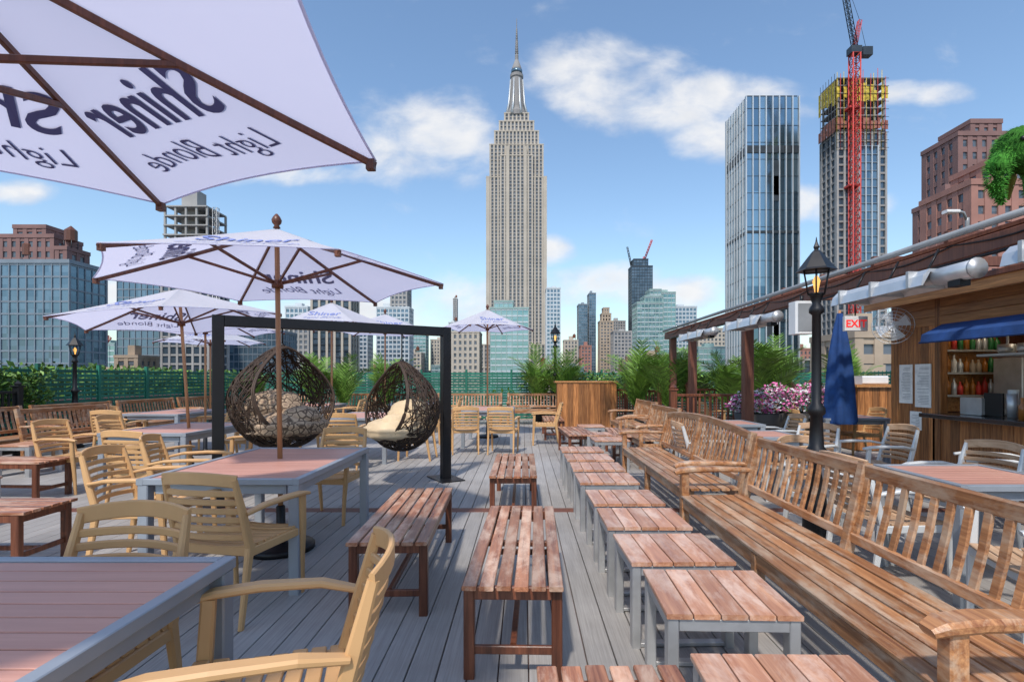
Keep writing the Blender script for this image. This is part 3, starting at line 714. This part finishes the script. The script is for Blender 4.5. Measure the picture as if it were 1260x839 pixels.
for k in range(8):
    a=k*math.pi/4+.39; b.tube([(c[0]+12.5*math.cos(a),c[1]+12.5*math.sin(a),286),(c[0]+9.3*math.cos(a),c[1]+9.3*math.sin(a),300),(c[0]+7.2*math.cos(a),c[1]+7.2*math.sin(a),327)],[1.6,1.1,.7],WFIN,4)
for k in range(14):
    z=357+k*1.8; b.lathe([(2.0-.08*k,0),(2.0-.08*k,.5)],(c[0],c[1],z),STONEG,8)
b.lathe([(6.2,0),(6.2,3.4)],(cx,Y+20,335),G_BLUE,16)
b.obj('art_deco_skyscraper')
b=MB(); tower(b,105.4,131,250,276,-75,135,3.2,4.0,.45,0,.7,WFIN,DMUL,G_MAD,False)
b.rb(106.3,130.2,250.9,275,134,135.4,DMUL)
for i in range(26): b.rb(105.95,130.45,250.55,275.45,-71+i*8.0,-70.8+i*8.0,DMUL)
for zz,h in((108,3.5),(70,1.2),(28,1.2)): b.rb(105.72,130.68,250.3,275.7,zz,zz+h,DMUL)
rn=random.Random(4)
for k in range(9):
    i=rn.randrange(8); za=rn.uniform(-20,115); b.rb(105.9+i*3.15,108.9+i*3.15,250.45,251,za,za+rn.uniform(6,22),DMUL)
b.obj('glass_skyscraper')
b=MB(); tower(b,130.6,151.6,220,233,-75,104,3.0,3.4,.8,.8,.6,CONC,STONEG,G_DARK,False)
tower(b,139.5,147.5,219.2,224,-75,98,2.6,3.4,.4,.3,.5,WFIN,BLUEM,G_BLUE,False)
for i in range(8):
    z=104.5+i*3.1; b.rb(131,151.2,220.4,232.6,z,z+.45,STONEG)
    for xx in range(6):
        for yy in(220.8,231.6): b.rb(131.4+xx*3.8,132.1+xx*3.8,yy,yy+.7,z-2.8,z,STONEG)
for i in range(14):
    x=130.2+i*1.55
    za=112+rn.uniform(0,3)
    if rn.random()<.7: b.rb(x,x+1.15,219.5,219.65,za+4,za+rn.uniform(8,12),YEL)
    if rn.random()<.8: b.rb(x,x+1.2,219.5,219.65,104.5+rn.uniform(0,1),108+rn.uniform(0,2),ORNG)
    b.tube([(x,219.4,96),(x+rn.uniform(-.2,.2),219.4,129+rn.uniform(-3,1))],.12,REDP if i%2 else YEL,4)
for k in range(10): b.tube([(130,219.35,97+k*3.2),(151.8,219.35,97+k*3.2)],.1,DMUL,4)
for i in range(6):
    b.rb(129.8,129.95,220.2+i*2.1,221.8+i*2.1,117+rn.uniform(-2,2),125,YEL); b.rb(129.8,129.95,220.2+i*2.1,221.9+i*2.1,104,108+rn.uniform(0,2),ORNG)
    b.tube([(129.7,220.2+i*2.1,96),(129.7,220.2+i*2.1,128)],.12,DMUL,4)
b.obj('skyscraper_under_construction')
def lattice(b,p0,p1,w,m,seg,r=.12):
    p0=Vector(p0);p1=Vector(p1);t=(p1-p0).normalized();u=Vector((0,0,1)) if abs(t.z)<.9 else Vector((1,0,0)); a=t.cross(u).normalized()*w/2; c=a.cross(t).normalized()*w/2
    cs=[a+c,a-c,-a-c,-a+c]
    for q in cs: b.tube([p0+q,p1+q],r,m,4)
    for i in range(seg):
        f0,f1=i/seg,(i+1)/seg
        for k in range(4):
            b.tube([p0.lerp(p1,f0)+cs[k],p0.lerp(p1,f1)+cs[(k+1)%4]],r*.6,m,3); b.tube([p0.lerp(p1,f1)+cs[k],p0.lerp(p1,f1)+cs[(k+1)%4]],r*.6,m,3)
b=MB(); lattice(b,(135.8,216.5,-75),(135.8,216.5,134),3.0,REDP,62,.3)
b.rb(133.6,138,215,218.5,134,136.8,DMUL); lattice(b,(135.8,216.5,137),(127.5,214,172),1.6,DMUL,16,.17); lattice(b,(135.8,216.5,137),(138.2,217,148),1.2,REDP,5,.15)
b.tube([(138.2,217,148),(127.5,214,171)],.09,DMUL,4); b.tube([(138.2,217,148),(141.5,218,137)],.1,DMUL,4); b.rb(139,143,216,219,133.6,137,DMUL)
for z in(10,45,80,112): b.rb(133.5,138,216,220.3,z,z+.8,REDP)
b.obj('tower_crane')
def bld(name,x0,x1,y0,dp_,z1,style,steps=(),z0=-75):
    st={'stone':(3.2,3.5,1.5,1.5,.5,STONE,STONE,G_WIN),'tan':(3,3.3,1.5,1.6,.4,LBRICK,LBRICK,G_WIN),'red':(2.5,3.0,1.3,1.4,.35,RBRICK,RBRICK,G_WIN),
        'brown':(2.6,3.0,1.2,1.3,.35,DBRICK,DBRICK,G_WIN),'blue':(2.4,3.5,.25,.5,.25,BLUEM,BLUEM,G_BLUE),'teal':(3,3.5,.4,.8,.3,GREENM,WFIN,G_TEAL),
        'dark':(3,3.5,.3,.5,.25,DMUL,DMUL,G_DARK),'stripe':(4.2,3.5,1.3,.5,.6,STONE,DMUL,G_DARK),'white':(3,3.4,.8,1.2,.4,WFIN,WFIN,G_BLUE),'grey':(3,3.4,1.2,1.4,.4,CONC,CONC,G_WIN)}[style]
    b=MB(); tower(b,x0,x1,y0,y0+dp_,z0,z1,*st)
    w=x1-x0
    for k,(fa,fb,dz) in enumerate(steps):
        tower(b,x0+w*fa,x0+w*fb,y0+1+k*.4,y0+dp_-1-k*.4,z1+1.1,z1+dz,*st)
    rr=random.Random(int(x0*7+y0)); xx=x0+w*rr.uniform(.15,.5); top=z1+1.1
    if not steps:
        b.rb(xx,xx+w*.3,y0+dp_*.3,y0+dp_*.6,top,top+rr.uniform(2,4),st[5])
        if rr.random()<.45:
            q=(x0+w*.75,y0+dp_*.3,top); b.lathe([(1.6,2),(1.6,5),(.1,6.4)],q,TEAKD,10,False)
            for k in range(4): b.tube([(q[0]+1.1*(-1)**k,q[1]+1.1*(-1)**(k//2),top-.2),(q[0]+1.1*(-1)**k,q[1]+1.1*(-1)**(k//2),top+2)],.12,DMUL,4)
    return b.obj(name)
bld('green_grid_office_building',-19,3,300,24,40.5,'teal',((.1,.6,4),))
bld('stone_office_building',-41,-25,300,20,27,'stone')
bld('tan_apartment_tower',19.5,31.8,450,22,77.5,'white')
bld('blue_glass_tower',62.8,73,600,20,84.5,'blue'); bld('blue_glass_tower',74.8,82.5,600,20,97,'blue')
bld('art_deco_office_tower',79.5,94,550,15,60,'tan',((.15,.85,8),(.28,.72,14)))
bld('grey_apartment_block',85.4,103,500,18,45,'grey')
bld('dark_glass_tower',123,147,600,20,128,'dark',((.1,.8,8),))
bld('teal_glass_tower',86,106,400,18,58,'teal',((.3,1,5),(.5,.95,10)))
bld('teal_glass_tower',100,116,402,18,66,'teal')
bld('white_apartment_tower',128.8,148,450,18,61.6,'white'); bld('stone_office_building',149,173,450,20,43,'stone')
bld('tan_loft_building',56.5,68,90,14,8.3,'tan')
bld('red_brick_tower',107,120,130,12,61,'brown',((.3,.9,3.5),))
bld('red_brick_apartment_building',84.8,104,100,13,38,'red',((.3,.9,5),)); bld('brown_brick_building',95,104,120,9,41.5,'brown')
bld('grey_office_tower',-101,-88,400,16,71,'grey'); bld('grey_office_tower',-111,-86,398,16,54,'white')
bld('striped_office_tower',-121,-98,300,16,49,'stripe'); bld('slender_tower',-120,-113,900,12,136,'grey')
bld('white_apartment_tower',-158,-143,350,16,48,'white'); bld('blue_glass_tower',-171,-148,222,18,52.8,'blue')
bld('glass_office_building',-172,-120,262,18,24,'blue')
bld('blue_grey_apartment_tower',-190,-129,150,14,34,'blue'); bld('brown_stepped_tower',-152,-136,153,10,42,'brown',((.2,.8,3),)); bld('brown_stepped_tower',-134,-130.5,151,8,38,'brown')
bld('brown_brick_building',-60,-46,140,14,-1,'brown'); bld('stone_office_building',-155,-146,200,12,9,'tan')
bld('glass_apartment_tower',-64,-52,420,16,30,'teal'); bld('white_apartment_tower',-137,-124,420,16,44,'white')
for x0,w,yy,z1,s in [(-150,16,330,36,'grey'),(-172,15,360,38,'tan'),(-205,18,420,40,'stone'),(-190,20,470,56,'white'),(-165,17,480,46,'blue'),(-135,14,500,52,'tan'),(-112,16,520,48,'teal'),(-95,13,540,40,'stone'),(-78,14,500,36,'grey'),(-88,11,620,66,'white'),(-70,12,640,52,'tan'),(-58,9,560,30,'red'),(-150,18,600,62,'grey'),(-214,20,520,50,'teal'),(-48,8,420,22,'white'),(-236,24,450,44,'tan'),(40,14,520,38,'stone'),(52,10,480,30,'red'),(108,16,640,70,'grey'),(118,14,520,42,'tan')]:
    bld('midtown_building',x0,x0+w,yy,16,z1,s)
b=MB(); tower(b,-137.5,-119,200,214,-75,48,3.1,3.4,.8,.7,.5,CONC,CONC,G_DARK,False)
for i in range(6):
    z=48.3+i*3.6; b.rb(-137.4+i*.3,-119.1-i*.2,200.2,213.8,z,z+.5,CONC)
    for k in range(5):
        for yy in(200.6,207,213): b.rb(-136.6+k*4,-135.9+k*4,yy,yy+.7,z-3.2,z,CONC)
b.rb(-132,-126,204,210,48,74,CONC); lattice(b,(-117,201,-75),(-117,201,66),1.6,STEEL,60,.14); b.obj('concrete_tower_under_construction')
b=MB(); lattice(b,(124,605,128),(118,600,150),1.5,DMUL,8,.3); lattice(b,(138,605,135),(146,600,158),1.5,REDP,8,.3); lattice(b,(138,605,128),(138,605,140),1.5,REDP,4,.3); b.obj('tower_crane')
b=MB(); lattice(b,(-166,200,6),(-157,200,17),1.4,REDP,9,.2); lattice(b,(-166,200,-10),(-166,200,7),1.4,WHITE,8,.2); b.obj('tower_crane')
rn=random.Random(21); st=['stone','tan','red','blue','grey','white','brown','teal','stripe']
for i in range(110):
    Yd=rn.uniform(300,950); px=rn.uniform(-1.05,1.05); xx=px*Yd; w=rn.uniform(14,30)
    if abs(xx+7)<60 and 480<Yd<640: continue
    zt=rn.uniform(.01,.065)*Yd+1
    if -.12<px<.1: zt=rn.uniform(0,.03)*Yd
    bld('midtown_building',xx,xx+w,Yd,rn.uniform(14,24),zt,rn.choice(st),z0=-75)
for i in range(46):
    Yd=rn.uniform(60,240); px=rn.uniform(-1.4,1.4); w=rn.uniform(10,20)
    bld('loft_building',px*Yd,px*Yd+w,Yd,14,rn.uniform(-22,-4)+ (4 if abs(px)>.6 else 0),rn.choice(['stone','tan','red','grey','brown']))
b=MB(); b.rb(-6000,6000,-6000,6000,-75.5,-75,ASPH); b.obj('ground')
# ------------------------------------------------------------------ world
W=bpy.data.worlds.new('World'); scene.world=W; W.use_nodes=True; t=W.node_tree; t.nodes.clear(); nt=NT(t)
SUN_EL=54; SUN_AZ=194
out=nt.n('ShaderNodeOutputWorld')
sky=nt.n('ShaderNodeTexSky'); sky.sky_type='NISHITA'; sky.sun_disc=False; sky.sun_elevation=math.radians(SUN_EL); sky.sun_rotation=math.radians(SUN_AZ); sky.air_density=1.2; sky.dust_density=1.0; sky.ozone_density=1.6; sky.altitude=50
skc=nt.mix(1.0,sky.outputs[0],(1.14,1.24,1.30),'MULTIPLY')
bg=nt.n('ShaderNodeBackground'); nt.l(skc,bg.inputs[0]); bg.inputs[1].default_value=.15
tc=nt.n('ShaderNodeTexCoord'); sp=nt.n('ShaderNodeSeparateXYZ'); nt.l(tc.outputs['Generated'],sp.inputs[0])
ym=nt.m('MAXIMUM',sp.outputs[1],.02); u=nt.m('DIVIDE',sp.outputs[0],ym); v=nt.m('DIVIDE',sp.outputs[2],ym)
blobs=[(-.168,.454,.17,.08),(-.24,.43,.10,.06),(.16,.57,.15,.08),(.30,.52,.22,.06),(.38,.46,.11,.045),(.10,.585,.09,.04),
 (-.96,.35,.07,.022),(-.5,.385,.2,.022),(-.10,.14,.13,.05),(.15,.17,.15,.045),(.30,.165,.10,.03),(.75,.54,.10,.022),(-.80,.15,.2,.06),(-.30,.12,.16,.04),(.55,.33,.14,.03),(.05,.24,.05,.03)]
D=None
for u0,v0,a,c in blobs:
    e=nt.m('ADD',nt.m('POWER',nt.m('ABSOLUTE',nt.m('DIVIDE',nt.m('SUBTRACT',u,u0),a)),2),nt.m('POWER',nt.m('ABSOLUTE',nt.m('DIVIDE',nt.m('SUBTRACT',v,v0),c)),2))
    e=nt.m('SUBTRACT',1,e); D=e if D is None else nt.m('MAXIMUM',D,e)
D=nt.m('MAXIMUM',D,-.95)
cv=nt.n('ShaderNodeCombineXYZ',inp={0:u,1:nt.m('MULTIPLY',v,1.6),2:0.0})
nz=nt.n('ShaderNodeTexNoise',inp={'Vector':cv.outputs[0],'Scale':7,'Detail':9,'Roughness':.56,'Distortion':.2})
nz2=nt.n('ShaderNodeTexNoise',inp={'Vector':cv.outputs[0],'Scale':8,'Detail':4,'Roughness':.5})
dens=nt.m('ADD',nt.m('MULTIPLY',D,.42),nt.m('MULTIPLY',nt.m('SUBTRACT',nz.outputs[0],.44),1.8))
mr=nt.n('ShaderNodeMapRange',interpolation_type='SMOOTHSTEP'); nt.l(dens,mr.inputs[0]); mr.inputs[1].default_value=-.14; mr.inputs[2].default_value=.72; mr.inputs[4].default_value=.95
front=nt.m('GREATER_THAN',sp.outputs[1],.02); fac=nt.m('MULTIPLY',mr.outputs[0],front)
sh=ramp(nt,nt.m('ADD',nt.m('MULTIPLY',dens,.2),nt.m('MULTIPLY',nz2.outputs[0],.8)),[(.33,(.72,.77,.87)),(.5,(.96,.96,.97)),(.72,(.83,.85,.89))])
bg2=nt.n('ShaderNodeBackground'); nt.l(sh,bg2.inputs[0]); bg2.inputs[1].default_value=.97
mx=nt.n('ShaderNodeMixShader'); nt.l(fac,mx.inputs[0]); nt.l(bg.outputs[0],mx.inputs[1]); nt.l(bg2.outputs[0],mx.inputs[2]); nt.l(mx.outputs[0],out.inputs[0])
W.cycles.sampling_method='MANUAL'; W.cycles.sample_map_resolution=512
L=bpy.data.lights.new('sun','SUN'); L.energy=3.7; L.angle=math.radians(3); L.color=(1,.93,.84)
so=bpy.data.objects.new('sun',L); scene.collection.objects.link(so)
az=math.radians(SUN_AZ); el=math.radians(SUN_EL); sd=Vector((math.sin(az)*math.cos(el),math.cos(az)*math.cos(el),math.sin(el)))
so.rotation_euler=sd.to_track_quat('Z','Y').to_euler(); so.location=sd*50
# ------------------------------------------------------------------ camera
cam=bpy.data.cameras.new('camera'); co=bpy.data.objects.new('camera',cam); scene.collection.objects.link(co)
co.location=(0,0,1.4); co.rotation_euler=(math.pi/2,0,0); cam.sensor_width=36; cam.lens=18.57; cam.shift_x=-.0111; cam.shift_y=.0361; cam.clip_start=.05; cam.clip_end=9000
scene.camera=co
scene.view_settings.view_transform='Standard'; scene.view_settings.look='None'; scene.view_settings.exposure=0
